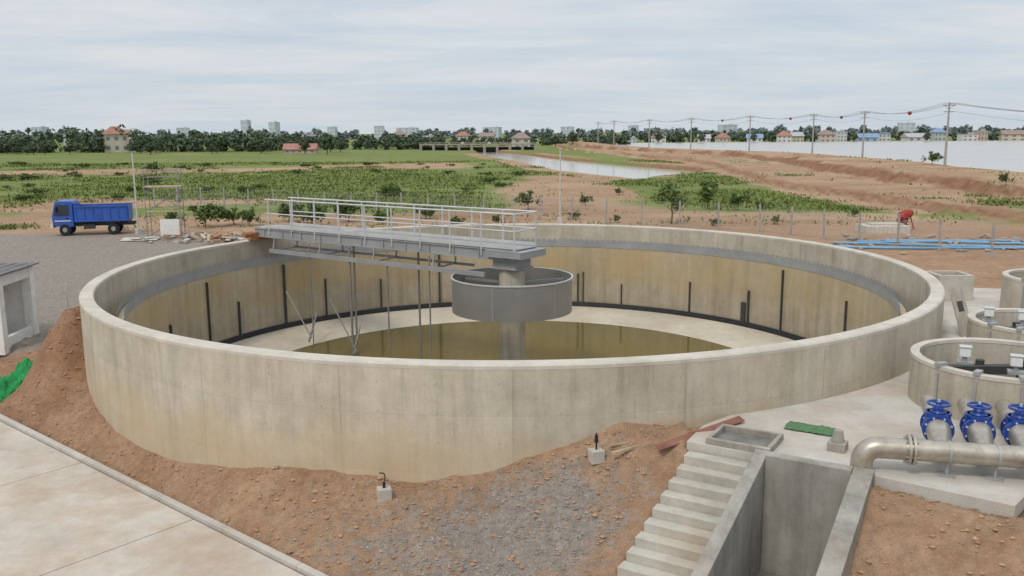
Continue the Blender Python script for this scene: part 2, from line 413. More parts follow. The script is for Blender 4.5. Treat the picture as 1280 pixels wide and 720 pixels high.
# road slabs + kerb
A=Vector((-3.4,14.56));wv=Vector((.767,-.642));nv=Vector((-.642,-.767))
def rp(t,s_): p=A+wv*t+nv*s_;return (p.x,p.y)
sheet([rp(-40,0.1),rp(14,0.1),rp(14,16),rp(-40,16)],-.02,'road_base',M['dark'])
mb=MB()
for i in range(11):
    for j in range(3):
        t0=-39+i*5+(.0);s0=.16+j*5
        mb.prism([rp(t0+.012,s0+.012),rp(t0+4.988,s0+.012),rp(t0+4.988,s0+4.988),rp(t0+.012,s0+4.988)][::-1],-.12,0)
o=part(mb,'road',M['road'],bevel=.008);o["kind"]="structure"
mb=MB()
for i in range(22):
    t0=-39+i*2.4;mb.prism([rp(t0+.005,0),rp(t0+2.395,0),rp(t0+2.395,.14),rp(t0+.005,.14)][::-1],-.2,.09)
o=part(mb,'kerb',M['pad'],bevel=.012);o["kind"]="structure"
# platform
mb=MB();mb.prism(PLAT,1.72,2.0);o=part(mb,'concrete_pavement',M['pad'],bevel=.012);o["kind"]="structure"
# ---------------------------------------------------------------- main tank
tank=thing('circular_tank','large round open concrete clarifier tank with stained walls','settling tank',(TC[0],TC[1],0));tank.scale=(KS,KS,1)
mb=MB();mb.revolve([(TR0,-1.2),(TR0,3.24),(TR0-.04,3.285),(TR0-.36,3.285),(TR0-.36,1.9),(TR0-.4,1.9),(TR0-.4,-1.2)],n=180)
part(mb,'outer_wall',M['tank_out'],tank,smooth=30)
mb=MB();mb.revolve([(TR0+.004,3.2),(TR0+.004,3.27),(TR0-.03,3.305),(TR0-.34,3.305),(TR0-.365,3.28),(TR0-.365,3.2)],n=180)
part(mb,'rim',M['rim'],tank,smooth=30)
mb=MB();mb.revolve([(TR0-.362,1.9),(12.3,1.9),(12.3,2.42),(12.12,2.42),(12.12,-.62),(12.36,-1.1),(TR0-.362,-1.1)],n=180)
part(mb,'inner_wall',M['tank_in'],tank,smooth=30)
mb=MB();mb.revolve([(12.13,-.6),(9.5,-.88),(3,-1.45),(.6,-1.9)],n=120,closed=False)
part(mb,'tank_floor',M['floor_in'],tank,smooth=30,recalc=False)
mb=MB();N=300
r=12.27
vsx=[];fx=[]
for i in range(N):
    a0=2*math.pi*i/N
    for k,(da,zt) in enumerate(((0,2.66),(.2,2.66),(.5,2.53),(.8,2.66))):
        a=a0+da*2*math.pi/N
        vsx+= [(r*math.cos(a),r*math.sin(a),2.30),(r*math.cos(a),r*math.sin(a),zt)]
n4=N*4
fx=[(2*i,2*((i+1)%n4),2*((i+1)%n4)+1,2*i+1) for i in range(n4)]
mb.add([(x*12.315/12.27,y*12.315/12.27,z) for x,y,z in vsx],fx);mb.add([(x*12.105/12.27,y*12.105/12.27,z) for x,y,z in vsx],fx)
part(mb,'weir_plate',M['steel'],tank,recalc=False)
mb=MB();mb.revolve([(12.10,-.60),(12.10,-.40),(12.06,-.40),(12.0,-.585)],n=120);part(mb,'floor_seal',M['black'],tank)
def bang(th): return math.sin(R_(th)),math.cos(R_(th))
for th,zt,w in ((-86,1.0,.06),(-73.5,2.1,.06),(-65,1.0,.07),(-53,2.2,.09),(-43,1.3,.05),(-30,1.,.06),(-16.5,2.1,.08),(15,1.,.06),(16.2,1.1,.04),(25,.6,.04),(41,1.,.06),(54.2,.45,.22),(55.4,1.,.08),(64,2.15,.06),(83,1.6,.05)):
    sx_,cy_=bang(th);mb=MB();mb.box((sx_*12.07,cy_*12.07,(zt-.55)/2),(w,.07,zt+.55),rz=-R_(th))
    part(mb,'wall_pipe',M['dark'],tank)
mb=MB();mb.cyl((0,0,-1.9),(0,0,3.15),.44,n=40);part(mb,'centre_column',M['small'],tank,smooth=30)
n=96;mb=MB();mb.add([(9.72*KS*math.cos(2*math.pi*i/n),9.72*KS*math.sin(2*math.pi*i/n),0) for i in range(n)],[tuple(range(n))])
o=solo(mb,'tank_water',M['tankw'],None,None,(TC[0],TC[1],-.865),kind='structure',recalc=False)
# feedwell drum
fw=thing('feed_well','wide grey steel stilling drum around the central column','feed well drum',(TC[0],TC[1],1.65))
mb=MB();mb.revolve([(2.1,0),(2.1,1.2),(2.085,1.2),(2.085,0)],n=96);part(mb,'drum_shell',M['drum'],fw,smooth=30)
mb=MB();mb.revolve([(2.1,1.17),(2.13,1.17),(2.13,1.215),(2.08,1.215),(2.08,1.204),(2.1,1.204)],n=96);part(mb,'drum_rim',M['steel_l'],fw)
for a in range(3):
    mb=MB();t=R_(a*120+25);mb.beam((.5*math.cos(t),.5*math.sin(t),.95),(2.07*math.cos(t),2.07*math.sin(t),.95),.05,.08)
    part(mb,'support_arm',M['steel'],fw)
for a in range(6):
    mb=MB();t=R_(a*60+12);mb.box((2.102*math.cos(t),2.102*math.sin(t),.57),(.008,.03,1.12),rz=t)
    part(mb,'seam_strip',M['steel'],fw)
# ---------------------------------------------------------------- access bridge
bx=Vector((-.81,.585,0)).normalized();by=Vector((.585,.81,0)).normalized();bc=Vector((TC[0],TC[1],0))
def B(t,s_,z): return bc+bx*t+by*s_+Vector((0,0,z))
br=thing('access_bridge','grey steel walkway bridge with handrails from tank rim to centre','walkway bridge',(TC[0],TC[1],3.1))
T0=-.6;T1=13.1
for sd in (-.6,.6):
    mb=MB();mb.beam(B(T0,sd,3.66),B(T1,sd,3.66),.02,.32);mb.beam(B(T0,sd,3.83),B(T1,sd,3.83),.12,.022);mb.beam(B(T0,sd,3.49),B(T1,sd,3.49),.12,.022)
    for i in range(12): mb.beam(B(T0+.4+i*1.15,sd*1.06,3.51),B(T0+.4+i*1.15,sd*1.06,3.81),.04,.04,up=(1,0,0))
    part(mb,'side_girder',M['steel'],br,world=True)
mb=MB()
for i in range(14): mb.beam(B(T0+i*.978,0,3.862),B(T0+i*.978+.965,0,3.862),1.16,.03)
part(mb,'walkway_deck',M['grating'],br,world=True)
for i in range(9):
    mb=MB();mb.beam(B(-.3+i*1.55,-.58,3.56),B(-.3+i*1.55,.58,3.56),.06,.08);part(mb,'cross_member',M['steel'],br,world=True)
for sd in (-.64,.64):
    mb=MB()
    for i in range(10):
        t=T0+.03+i*1.41;mb.cyl(B(t,sd,3.6),B(t,sd,5.08),.03,n=8)
    for z in (5.08,4.5): mb.tube([B(T0,sd,z),B(T0+12.9,sd,z)],.032 if z>5 else .024,8)
    mb.beam(B(T0,sd,3.95),B(T0+12.9,sd,3.95),.008,.12)
    part(mb,'handrail',M['steel_l'],br,world=True,smooth=35)
mb=MB()
for z in (5.08,4.5): mb.tube([B(T0,-.64,z),B(T0,.64,z)],.028,8)
part(mb,'end_handrail',M['steel_l'],br,world=True)
mb=MB();mb.beam(B(-.95,0,3.80),B(.6,0,3.80),1.5,.04);mb.beam(B(-.9,-.73,3.68),B(.55,-.73,3.68),.03,.2);mb.beam(B(-.93,-.73,3.68),B(-.93,.73,3.68),.03,.2,);part(mb,'drive_platform',M['steel'],br,world=True)
mb=MB();mb.box(B(0,0,3.4),(.95,.95,.42),rz=math.atan2(bx.y,bx.x));mb.box(B(0,0,3.17),(1.1,1.1,.05),rz=math.atan2(bx.y,bx.x));part(mb,'drive_mount',M['steel'],br,world=True,bevel=.015)
mb=MB();mb.beam(B(13.0,-.55,3.38),B(13.0,.55,3.38),.5,.12);mb.beam(B(13.05,-.9,3.5),B(13.05,-.4,3.5),.4,.35);part(mb,'end_carriage',M['orange'],br,world=True,bevel=.02)
for sd in (-.5,.5):
    mb=MB();p=B(13.2,sd,3.45);mb.cyl(p-bx*.05,p+bx*.05,.14,n=20);part(mb,'wheel',M['black'],br,world=True,smooth=30)
mb=MB();mb.cyl(B(12.9,-.95,3.62),B(12.9,-1.35,3.62),.13,n=16);part(mb,'drive_motor',M['orange'],br,world=True,smooth=30)
# scraper
scp=thing('rake_scraper','hanging sludge scraper arm with poles and floor blades','scraper arm',(TC[0],TC[1],-.9))
mb=MB();mb.beam(B(.6,-.75,2.95),B(12.0,-.75,2.95),.1,.16);mb.beam(B(2.1,.55,3.0),B(12.0,.55,3.0),.06,.10)
for t in (3,6,9,11.8): mb.beam(B(t,-.75,2.95),B(t,-.62,3.5),.05,.05);mb.beam(B(t,.55,3.0),B(t,.6,3.5),.05,.05);mb.beam(B(t,-.75,2.95),B(t,.55,3.0),.05,.05)
part(mb,'main_arm',M['steel'],scp,world=True)
def zfl(t): return -.6-.28*(12.46-t)/2.7 if t>9.8 else -.88-.57*(9.8-t)/6.7
for t,sd,rr in ((3.2,-.7,.03),(4.7,.4,.04),(5.3,-.7,.03),(7.3,-.7,.045),(8.2,.4,.04),(9.6,-.7,.025)):
    mb=MB();mb.cyl(B(t,sd,zfl(t)+.12),B(t,sd,3.4),rr,n=10);part(mb,'hanger_pole',M['rod'],scp,world=True,smooth=35)
for t,z in ((7.6,-.78),(10.2,-.58)):
    mb=MB();mb.beam(B(t+.5,.5,z+.75),B(t-.55,-.9,z-.02),.04,.12);part(mb,'scraper_blade',M['rod'],scp,world=True)
    mb=MB();mb.tube([B(t-.5,-.7,z+.05),B(t+.9,-.75,1.3)],.028,8);part(mb,'diagonal_brace',M['rod'],scp,world=True)
# ---------------------------------------------------------------- stairs
ang=math.atan2(W2.y,W2.x)
def Q(w,d,z): p=O+W2*w+D2*d;return (p.x,p.y,z)
st=thing('staircase','concrete outdoor steps beside a chute wall on a soil bank','staircase',Q(-.6,2.9,0))
for i in range(12):
    z=2.0-.165*(i+1);mb=MB();d0=.04+i*.28;lw=-stairw(d0)
    P=[Q(lw,d0,0),Q(-.003,d0,0),Q(-.003,d0+.278,0),Q(lw,d0+.278,0)]
    mb.prism([(p[0],p[1]) for p in P][::-1],z-.7,z)
    part(mb,'step',M['stair'],st,world=True,bevel=.012)
# chute
ch=thing('concrete_chute','grey concrete open channel box with sloping side walls','concrete channel',Q(.8,3,0))
def slab(w0,w1,d0,d1,z0a,z1a,z0b,z1b):
    mb=MB();vs=[Q(w0,d0,z0a),Q(w1,d0,z0a),Q(w1,d1,z0b),Q(w0,d1,z0b),Q(w0,d0,z1a),Q(w1,d0,z1a),Q(w1,d1,z1b),Q(w0,d1,z1b)]
    mb.add(vs,[(0,1,2,3),(7,6,5,4),(0,4,5,1),(1,5,6,2),(2,6,7,3),(3,7,4,0)]);return mb
part(slab(0,.24,0,6,-1.5,2.1,-1.5,.35),'side_wall',M['wall'],ch,world=True,bevel=.012)
part(slab(CW-.34,CW,0,6,-1.5,2.1,-1.5,.35),'side_wall',M['wall'],ch,world=True,bevel=.012)
part(slab(.242,CW-.342,0,.24,-1.5,2.097,-1.5,2.097),'end_wall',M['wall'],ch,world=True,bevel=.012)
part(slab(.242,CW-.342,.242,6,-1.6,-.1,-1.6,-.9),'channel_floor',M['wallin'],ch,world=True)
# catch pit
cp=thing('catch_pit','low square concrete pit at the top of the steps','concrete pit',Q(-.3,-.6,2.0))
for a in ((-.95,.25,-1.0,-.92),(-.95,.25,-.12,-.02),(-.95,-.87,-.917,-.123),(.17,.25,-.917,-.123)):
    part(slab(a[0],a[1],a[2],a[3],1.9,2.12,1.9,2.12),'pit_wall',M['wall'],cp,world=True,bevel=.008)
part(slab(-.868,.168,-.916,-.124,1.95,2.006,1.95,2.006),'pit_bottom',M['wallin'],cp,world=True)  # shallow pit: dark bottom colour stands in for shade of a deeper recess
# rusty plate
mb=MB();mb.beam((2.75,15.92,1.88),(4.62,17.0,2.09),.17,.025,up=(.15,-.3,1))
solo(mb,'steel_plate',M['rust'],'long rusty red steel plate lying on the soil edge','steel plate',bevel=.005)
mb=MB();mb.beam((1.9,16.1,1.70),(3.4,16.6,1.93),.05,.05);solo(mb,'wooden_batten',M['wood'],'thin weathered wooden batten lying on soil','timber batten')
mb=MB();mb.beam((1.9,16.4,1.76),(2.9,16.5,1.86),.03,.03);solo(mb,'wooden_batten',M['wood'],'thin weathered wooden batten lying on soil','timber batten')
# green mat
mb=MB();nn=16
vs=[];
for j in range(9):
    for i in range(nn+1):
        p=Vector((5.85,16.55))+W2*((i/nn-.5)*(.92+.06*noise.noise((j*.5,1,2))))+D2*((j/8-.5)*(.48+.08*noise.noise((i*.4,5,2))));vs.append((p.x,p.y,2.03+.035*abs(noise.noise((i*.5,j*.6,1)))))
mb.add(vs,[(j*(nn+1)+i,j*(nn+1)+i+1,(j+1)*(nn+1)+i+1,(j+1)*(nn+1)+i) for j in range(8) for i in range(nn)])
o=solo(mb,'floor_mat',M['mat'],'small green mat lying on the concrete pavement','mat',smooth=60);md=o.modifiers.new('S','SOLIDIFY');md.thickness=.02
mb=MB();mb.box((5.98,15.45,2.08),(.32,.32,.16),rz=ang);mb.cyl((5.98,15.45,2.16),(5.98,15.45,2.38),.12,.08,n=16);solo(mb,'concrete_plinth',M['wall'],'small grey concrete plinth with short stub','concrete plinth',bevel=.01)
# ---------------------------------------------------------------- small tanks
def small_tank(c,r,h,label):
    e=thing('small_round_tank',label,'concrete tank',(c[0],c[1],2.0),group='small round concrete tanks')
    mb=MB();mb.revolve([(r,0.0),(r,h),(r-.16,h),(r-.16,0.0)],n=72);part(mb,'tank_wall',M['small'],e,smooth=30,bevel=0)
    mb=MB();mb.revolve([(r+.012,h-.06),(r+.012,h+.015),(r-.17,h+.015),(r-.17,h-.06)],n=72);part(mb,'rim',M['rim'],e)
    mb=MB();mb.revolve([(r-.17,.25),(0.01,.25)],n=48,closed=False);part(mb,'inner_floor',M['wallin'],e,recalc=False)
    for (bb) in (((0,-.1,h-.22),(2*r-.4,.12,.18)),((0,.35,h-.3),(2*r-.5,.1,.14))):
        mb=MB();mb.box(*bb);part(mb,'inner_beam',M['dark'],e)
    for x_ in (-.5,.4):
        mb=MB();mb.cyl((x_,.1,.26),(x_,.1,h-.05),.09,n=12);part(mb,'inner_pipe',M['dark'],e)
    for a in (200,225,250,275,300):
        t=R_(a);mb=MB();mb.box(((r+.02)*math.cos(t),(r+.02)*math.sin(t),h*.44),(.02,.035,h*.86),rz=t);part(mb,'wall_strap',M['steel'],e)
        mb=MB();mb.box(((r-.06)*math.cos(t),(r-.06)*math.sin(t),h+.05),(.24,.12,.07),rz=t);part(mb,'rim_bracket',M['steel'],e)
    return e
small_tank((10.5,18.15),1.85,1.0,'round concrete chamber with steel fittings behind the blue valves')
small_tank((13.4,21.9),1.6,.98,'round concrete chamber next to the large tank')
small_tank((17.6,27.6),1.75,1.15,'tall round concrete chamber at edge of pavement')
def sensor(loc):
    e=thing('control_cabinet','small white control box on a grey stem','control box',loc,rz=R_(-25),group='white control boxes on small tanks')
    mb=MB();mb.cyl((0,0,0),(0,0,.16),.05,n=10);mb.box((0,0,.03),(.3,.25,.06));part(mb,'stem',M['steel'],e)
    mb=MB();mb.box((0,0,.26),(.22,.18,.2));part(mb,'box_body',M['white'],e,bevel=.02)
    mb=MB();mb.box((0,0,.38),(.25,.21,.035));part(mb,'lid',M['steel_l'],e,bevel=.01)
    return e
s0=sensor((9.75,18.4,2.82))
for l in ((10.4,17.6,2.82),(12.4,22.4,2.85),(13.0,21.9,2.85)): dup(s0,l)
bxo=thing('concrete_box','square concrete chamber standing beside the large tank','concrete chamber',(15.2,30.2,2.0))
for (x,y,a,b) in ((0,-.5,1.2,.14),(0,.5,1.2,.14),(-.53,0,.14,.856),(.53,0,.14,.856)):
    mb=MB();mb.box((x,y,.44),(a,b,.88));part(mb,'chamber_wall',M['pad'],bxo)
mb=MB();mb.box((0,0,.3),(.9,.84,.05));part(mb,'chamber_floor',M['dark'],bxo)
# leaning board
bo=thing('leaning_board','weathered pale board leaning against the tank wall','board',(13.0,24.5,2.0))
M3=Matrix.Rotation(R_(-58),3,'Z')@Matrix.Rotation(R_(-20),3,'Y')
mb=MB();mb.box(tuple(M3@Vector((0,0,.70))),(.03,.62,1.40),rot=M3);part(mb,'board_panel',M['board'],bo,bevel=.005)
mb=MB();mb.box(tuple(M3@Vector((.018,0,.85))),(.008,.26,.3),rot=M3);part(mb,'dark_patch',M['dark'],bo)
# ---------------------------------------------------------------- header pipe + valves
hp=thing('header_pipe','large stainless steel pipe with elbow and supports on pavement','steel pipe',(7.3,14.15,2.0))
e0=Vector((6.30,14.42,2.42));ed=Vector((.965,-.22,0)).normalized()
pts=[]
for i in range(9):
    a=R_(90*i/8);pts.append(e0+Vector((0,0,0))-ed*(.27*math.sin(a))+Vector((0,0,-.27*(1-math.cos(a)))))
pts=[e0+ed*3.4,e0+ed*.02]+pts+[pts[-1]+Vector((0,0,-.145))]
mb=MB();mb.tube(pts,.185,28);part(mb,'pipe_run',M['stainless'],hp,world=True,smooth=40)
for L in (.5,3.2):
    p=e0+ed*L
    for sg in (-1,1):
        mb=MB();mb.cyl(p+ed*.015*sg,p+ed*.06*sg,.255,n=28);part(mb,'flange',M['stainless'],hp,world=True,smooth=35)
    for k in range(10):
        mb=MB();t=2*math.pi*k/10;q=p+Vector((0,0,1))*(.22*math.cos(t))+Vector((-ed.y,ed.x,0))*(.22*math.sin(t));mb.cyl(q-ed*.1,q+ed*.1,.013,n=6);part(mb,'bolt',M['steel'],hp,world=True)
for L in (1.1,1.85,2.6):
    p=e0+ed*L;mb=MB();mb.cyl((p.x,p.y,2.0),(p.x,p.y,2.3),.03,n=8);mb.box((p.x,p.y,2.02),(.26,.18,.03),rz=ang);mb.cyl(p-ed*.02,p+ed*.02,.195,n=24)
    part(mb,'pipe_support',M['galv'],hp,world=True)
def valve(i,L):
    e_=e0+ed*L
    dirv=Vector((.34,.94,0)).normalized()
    a=e_+dirv*.08-Vector((0,0,.02)); v0=e_+dirv*1.08
    e=thing('gate_valve','blue gate valve with round handwheel on stainless branch pipe','gate valve',(v0.x,v0.y,2.0),group='blue gate valves in a row')
    z=Vector((0,0,1));zc=z*.10;mb=MB()
    mb.tube([a,a+dirv*.25+zc*.2,a+dirv*.5+zc*.6,v0-dirv*.2+zc],[.16,.165,.19,.21],24);part(mb,'branch_pipe',M['stainless'],e,world=True,smooth=40)
    mb=MB();mb.tube([v0+dirv*.22+zc,v0+dirv*1.5+zc],.16,20);part(mb,'branch_pipe',M['stainless'],e,world=True,smooth=40)
    c=v0+zc
    for sg in (-1,1):
        mb=MB();mb.cyl(c+dirv*.15*sg,c+dirv*.215*sg,.265,n=28);part(mb,'flange',M['blue'],e,world=True,smooth=30)
        for k in range(8):
            t=2*math.pi*(k+.5)/8;q=c+z*(.225*math.cos(t))+Vector((-dirv.y,dirv.x,0))*(.225*math.sin(t))
            mb=MB();mb.cyl(q+dirv*.14*sg,q+dirv*.245*sg,.018,n=6);part(mb,'bolt',M['steel_l'],e,world=True)
    mb=MB()
    mb.tube([c-dirv*.15,c-dirv*.08,c,c+dirv*.08,c+dirv*.15],[.19,.23,.25,.23,.19],22)
    mb.tube([c,c+z*.22,c+z*.28],[.22,.21,.19],18);mb.cyl(c+z*.23,c+z*.28,.225,n=20)
    mb.tube([c+z*.28,c+z*.34,c+z*.38],[.15,.10,.07],16)
    part(mb,'valve_body',M['blue'],e,world=True,smooth=40)
    mb=MB();mb.cyl(c+z*.37,c+z*.50,.022,n=10);part(mb,'stem',M['steel_l'],e,world=True)
    mb=MB();h=c+z*.43;mb.torus(h,z,.18,.024,32,8);mb.cyl(h-z*.03,h+z*.03,.05,n=12)
    for k in range(3):
        t=2*math.pi*k/3+i;mb.cyl(h,h+Vector((math.cos(t),math.sin(t),0))*.18,.018,n=6)
    part(mb,'handwheel',M['blue'],e,world=True,smooth=40)
    mb=MB();mb.box((v0.x,v0.y,2.12),(.14,.14,.24));part(mb,'foot',M['galv'],e,world=True)
for i,L in enumerate((1.02,1.69,2.36)): valve(i,L)
# anchor blocks near the wall
for (x,y,lb,kind) in ((-2.55,16.42,'small concrete block with black cable stub on soil',0),(1.62,16.3,'small concrete block with black lamp stub on soil',1)):
    z=hgt(x,y);e=thing('anchor_block',lb,'concrete block',(x,y,z-.05),rz=.3,group='small concrete blocks along tank wall')
    mb=MB();mb.box((0,0,.12),(.27,.24,.26));part(mb,'block',M['pad'],e,bevel=.012)
    mb=MB()
    if kind: mb.cyl((0,0,.24),(0,0,.42),.018,n=8);mb.cyl((0,0,.40),(0,0,.54),.042,.03,n=12);mb.cyl((0,0,.54),(0,0,.58),.018,n=8)
    else: mb.tube([(0,0,.24),(0,0,.36),(.03,0,.46),(.01,.02,.54),(-.08,.02,.56)],.013,8);mb.cyl((0,0,.24),(0,0,.36),.03,n=10)
    part(mb,'cable_stub',M['black'],e,smooth=40)
# ---------------------------------------------------------------- left shed, tarp
sh=thing('pump_shed','small white rendered shed with dark corrugated roof','shed',(-17.7,29.2,.65),rz=R_(4))
for (x,y) in ((.75,-.9),(-1.45,-.9),(-3.65,-.9),(.75,1.3),(-3.65,1.3)):
    mb=MB();mb.box((x,y,1.3),(.32,.32,2.6));part(mb,'column',M['white'],sh,bevel=.01)
mb=MB();mb.box((-1.45,-.9,2.42),(4.08,.24,.34));mb.box((.75,.2,2.42),(.24,1.88,.34));mb.box((-1.45,-.9,.25),(4.08,.18,.5));mb.box((.75,.2,.25),(.18,1.88,.5));part(mb,'tie_beam',M['white'],sh)
mb=MB();mb.box((-1.45,1.3,1.2),(4.0,.15,2.4));part(mb,'back_wall',M['white'],sh)
mb=MB();mb.box((-.3,.2,1.2),(.12,1.9,2.2));part(mb,'inner_partition',M['white'],sh)
mb=MB();mb.box((-.22,.1,1.05),(.06,.8,1.9));part(mb,'doorway_shade',M['dark'],sh)  # dark box painting the shaded inside of an open doorway
mb=MB()
for i in range(26): mb.box((-3.75+i*.19,.2,2.68+.012*(i%2)),(.186,2.7,.04))
part(mb,'roof',M['corr'],sh)
mb=MB();nn=70;vs=[];fsn=[];idx={}
for j in range(nn+1):
    for i in range(nn+1):
        u=i/nn*2-1;w=j/nn*2-1;th=math.atan2(w,u);edge=.74+.4*noise.noise((math.cos(th)*1.8,math.sin(th)*1.8,9));rr=math.hypot(u,w)/edge
        x=-14.75+u*.85;y=24.75+w*.6
        zz=hgt(x,y);fold=.16*abs(noise.noise((u*5,w*5,5)))+.09*abs(noise.noise((u*13,w*13,1)))
        hh=.36*max(0,1-rr**2.5)*(1+1.4*noise.noise((u*2.4,w*2.4,2)))+fold*max(0,min(1,(1.1-rr)*4))
        vs.append((x+.06*noise.noise((u*8,w*8,7)),y,zz+hh-(.05 if rr>1 else -.01)));idx[(i,j)]=rr
for j in range(nn):
    for i in range(nn):
        if idx[(i,j)]<1.05: fsn.append((j*(nn+1)+i,j*(nn+1)+i+1,(j+1)*(nn+1)+i+1,(j+1)*(nn+1)+i))
mb.add(vs,fsn)
solo(mb,'green_netting',M['green'],'crumpled bright green netting heap on the soil','netting',smooth=60,recalc=False)
mb=MB();mb.cyl((-16.2,31.5,.7),(-16.2,31.5,2.5),.03,n=8);solo(mb,'thin_post',M['steel_l'],'thin grey metal post in gravel','post')
# ---------------------------------------------------------------- truck
tk=thing('dump_truck','blue light dump truck parked on gravel yard','truck',(-29.6,62.3,hgt(-29.9,62.3)),rz=R_(14));tk.scale=(.87,.9,1.0)
mb=MB();mb.side([(-2.85,.75),(-2.9,1.35),(-2.62,2.3),(-2.45,2.42),(-1.4,2.42),(-1.32,2.3),(-1.32,.65),(-1.45,.6),(-2.25,.62)],-.95,.95);part(mb,'cab',M['truckblue'],tk,bevel=.05)
mb=MB();mb.add([(-2.91,-.8,1.42),(-2.91,.8,1.42),(-2.67,.74,2.2),(-2.67,-.74,2.2)],[(0,1,2,3)]);part(mb,'windscreen',M['glass'],tk,recalc=False)
for sgn in (-1,1):
    mb=MB();y=.962*sgn;mb.side([(-2.72,1.42),(-2.5,2.15),(-1.6,2.15),(-1.6,1.42)],y-.01,y+.01);part(mb,'side_window',M['glass'],tk)
    mb=MB();mb.box((-2.5,1.12*sgn,1.85),(.08,.2,.35));part(mb,'mirror',M['black'],tk)
    mb=MB();mb.box((-2.91,.68*sgn,.98),(.05,.3,.2));part(mb,'headlight',M['white'],tk)
    mb=MB();mb.box((-1.8,.965*sgn,1.25),(.18,.03,.04));part(mb,'door_handle',M['black'],tk)
    mb=MB();mb.box((-2.1,.966*sgn,1.05),(1.2,.02,.06));part(mb,'side_stripe',M['white'],tk)
mb=MB();mb.box((-2.89,0,1.05),(.05,.9,.28));part(mb,'grille',M['black'],tk)
mb=MB();mb.box((-2.895,0,1.3),(.03,1.6,.12));part(mb,'front_stripe',M['white'],tk)
mb=MB();mb.box((-2.93,0,.68),(.14,1.95,.26));part(mb,'bumper',M['white'],tk,bevel=.03)
mb=MB();mb.box((.6,-.4,.72),(5.1,.12,.2));mb.box((.6,.4,.72),(5.1,.12,.2));mb.box((-.2,-.75,.62),(.8,.4,.35));mb.box((.6,0,.86),(4.4,.9,.1));part(mb,'chassis',M['dark'],tk)
mb=MB();mb.box((.8,0,.98),(4.0,2.0,.1))
for sgn in (-1,1): mb.box((.8,1.0*sgn,1.5),(4.0,.06,1.0))
mb.box((-1.2,0,1.6),(.07,2.0,1.3));mb.box((2.8,0,1.5),(.07,1.94,1.0))
for i in range(7):
    for sgn in (-1,1): mb.box((-1.1+i*.63,1.055*sgn,1.5),(.09,.06,1.0))
for sgn in (-1,1): mb.box((.8,1.06*sgn,2.02),(4.06,.1,.09));mb.box((.8,1.06*sgn,1.03),(4.06,.1,.09))
part(mb,'cargo_bed',M['truckblue'],tk)
for x,ys in ((-2.0,(-.82,.82)),(1.6,(-.8,.8))):
    for y in ys:
        w=.14 if x<0 else .24
        mb=MB();mb.cyl((x,y-w,.42),(x,y+w,.42),.42,n=28);t=part(mb,'wheel',M['black'],tk,smooth=35,bevel=.03)
        sg=1 if y>0 else -1
        mb=MB();mb.cyl((x,y+sg*(w-.02),.42),(x,y+sg*(w+.012),.42),.17,n=20);part(mb,'rim',M['steel'],t)
for sgn in (-1,1):
    mb=MB();mb.box((1.6,.85*sgn,.9),(1.1,.45,.04));part(mb,'mudguard',M['dark'],tk)
# scaffold
sf=thing('scaffold_tower','thin steel scaffold tower with plank platform','scaffolding',(-23.7,60.2,hgt(-24,60)),rz=.15)
mb=MB()
for x in (-1.1,1.1):
    for y in (-.6,.6):
        mb.cyl((x,y,0),(x,y,4.6),.032,n=6)
for k in range(3):
    z=.1+k*1.7
    for x in (-1.1,1.1):
        mb.cyl((x,-.6,z+1.3),(x,.6,z+1.3),.024,n=6)
        mb.cyl((x,-.6,z+.9),(x,.6,z+.9),.022,n=6)
    if k<2:
        for y in (-.6,.6):
            mb.cyl((-1.1,y,z),(1.1,y,z+1.4),.018,n=6);mb.cyl((1.1,y,z),(-1.1,y,z+1.4),.018,n=6)
for y in (-.6,.6):
    for z in (4.55,4.1): mb.cyl((-1.1,y,z),(1.1,y,z),.022,n=6)
part(mb,'scaffold_frame',M['rod'],sf)
for zz_,ww in ((3.45,1.2),(1.75,.6)):
    mb=MB();mb.box((0,0,zz_),(2.4,ww,.06));part(mb,'platform_plank',M['wood'],sf)
mb=MB();mb.box((0,0,.7),(1.25,.04,1.2));solo(mb,'white_board',M['white'],'white rectangular panel standing by the scaffold','board',(-23.1,59.3,hgt(-23.6,59.3)),rz=.1)
mb=MB();mb.box((0,0,.06),(2.3,1.2,.03),rot=Matrix.Rotation(.06,3,'X'));mb.box((.2,.1,.12),(1.6,.8,.03),rz=.4);solo(mb,'sheet_panel',M['rim'],'pale flat sheet lying on gravel','sheet',(-24.7,58.2,hgt(-25,58)),rz=.2)
# debris
random.seed(3)
mb1=[MB(),MB(),MB(),MB()]
for i in range(120):
    x=-18.6+random.gauss(0,2.2);y=58.0+random.gauss(0,1.2);z=hgt(x,y)+random.random()*.25;a=random.random()*3.1;L=random.uniform(.3,1.2)
    mb1[random.choice((0,0,1,2,2,3,3))].beam((x,y,z),(x+L*math.cos(a),y+L*math.sin(a),z+random.uniform(-.1,.25)),random.uniform(.06,.3),random.uniform(.04,.15))
for m_,mt in zip(mb1,(M['orange'],M['rim'],M['wood'],M['stone'])):
    solo(m_,'rubble_pile',mt,'mixed construction rubble scattered on the yard','rubble',kind='stuff')
mb1=[MB(),MB()]
for i in range(60):
    x=19+random.random()*14;y=50+random.gauss(4,3.);z=hgt(x,y)+.05+random.random()*.1;a=random.random()*3.1;L=random.uniform(.2,1.3)
    mb1[random.choice((0,1))].beam((x,y,z),(x+L*math.cos(a),y+L*math.sin(a),z+.02),random.uniform(.05,.3),random.uniform(.03,.1))
for m_,mt in zip(mb1,(M['wood'],M['stone'])):
    solo(m_,'yard_litter',mt,'offcuts and litter scattered on bare orange soil','rubble',kind='stuff')
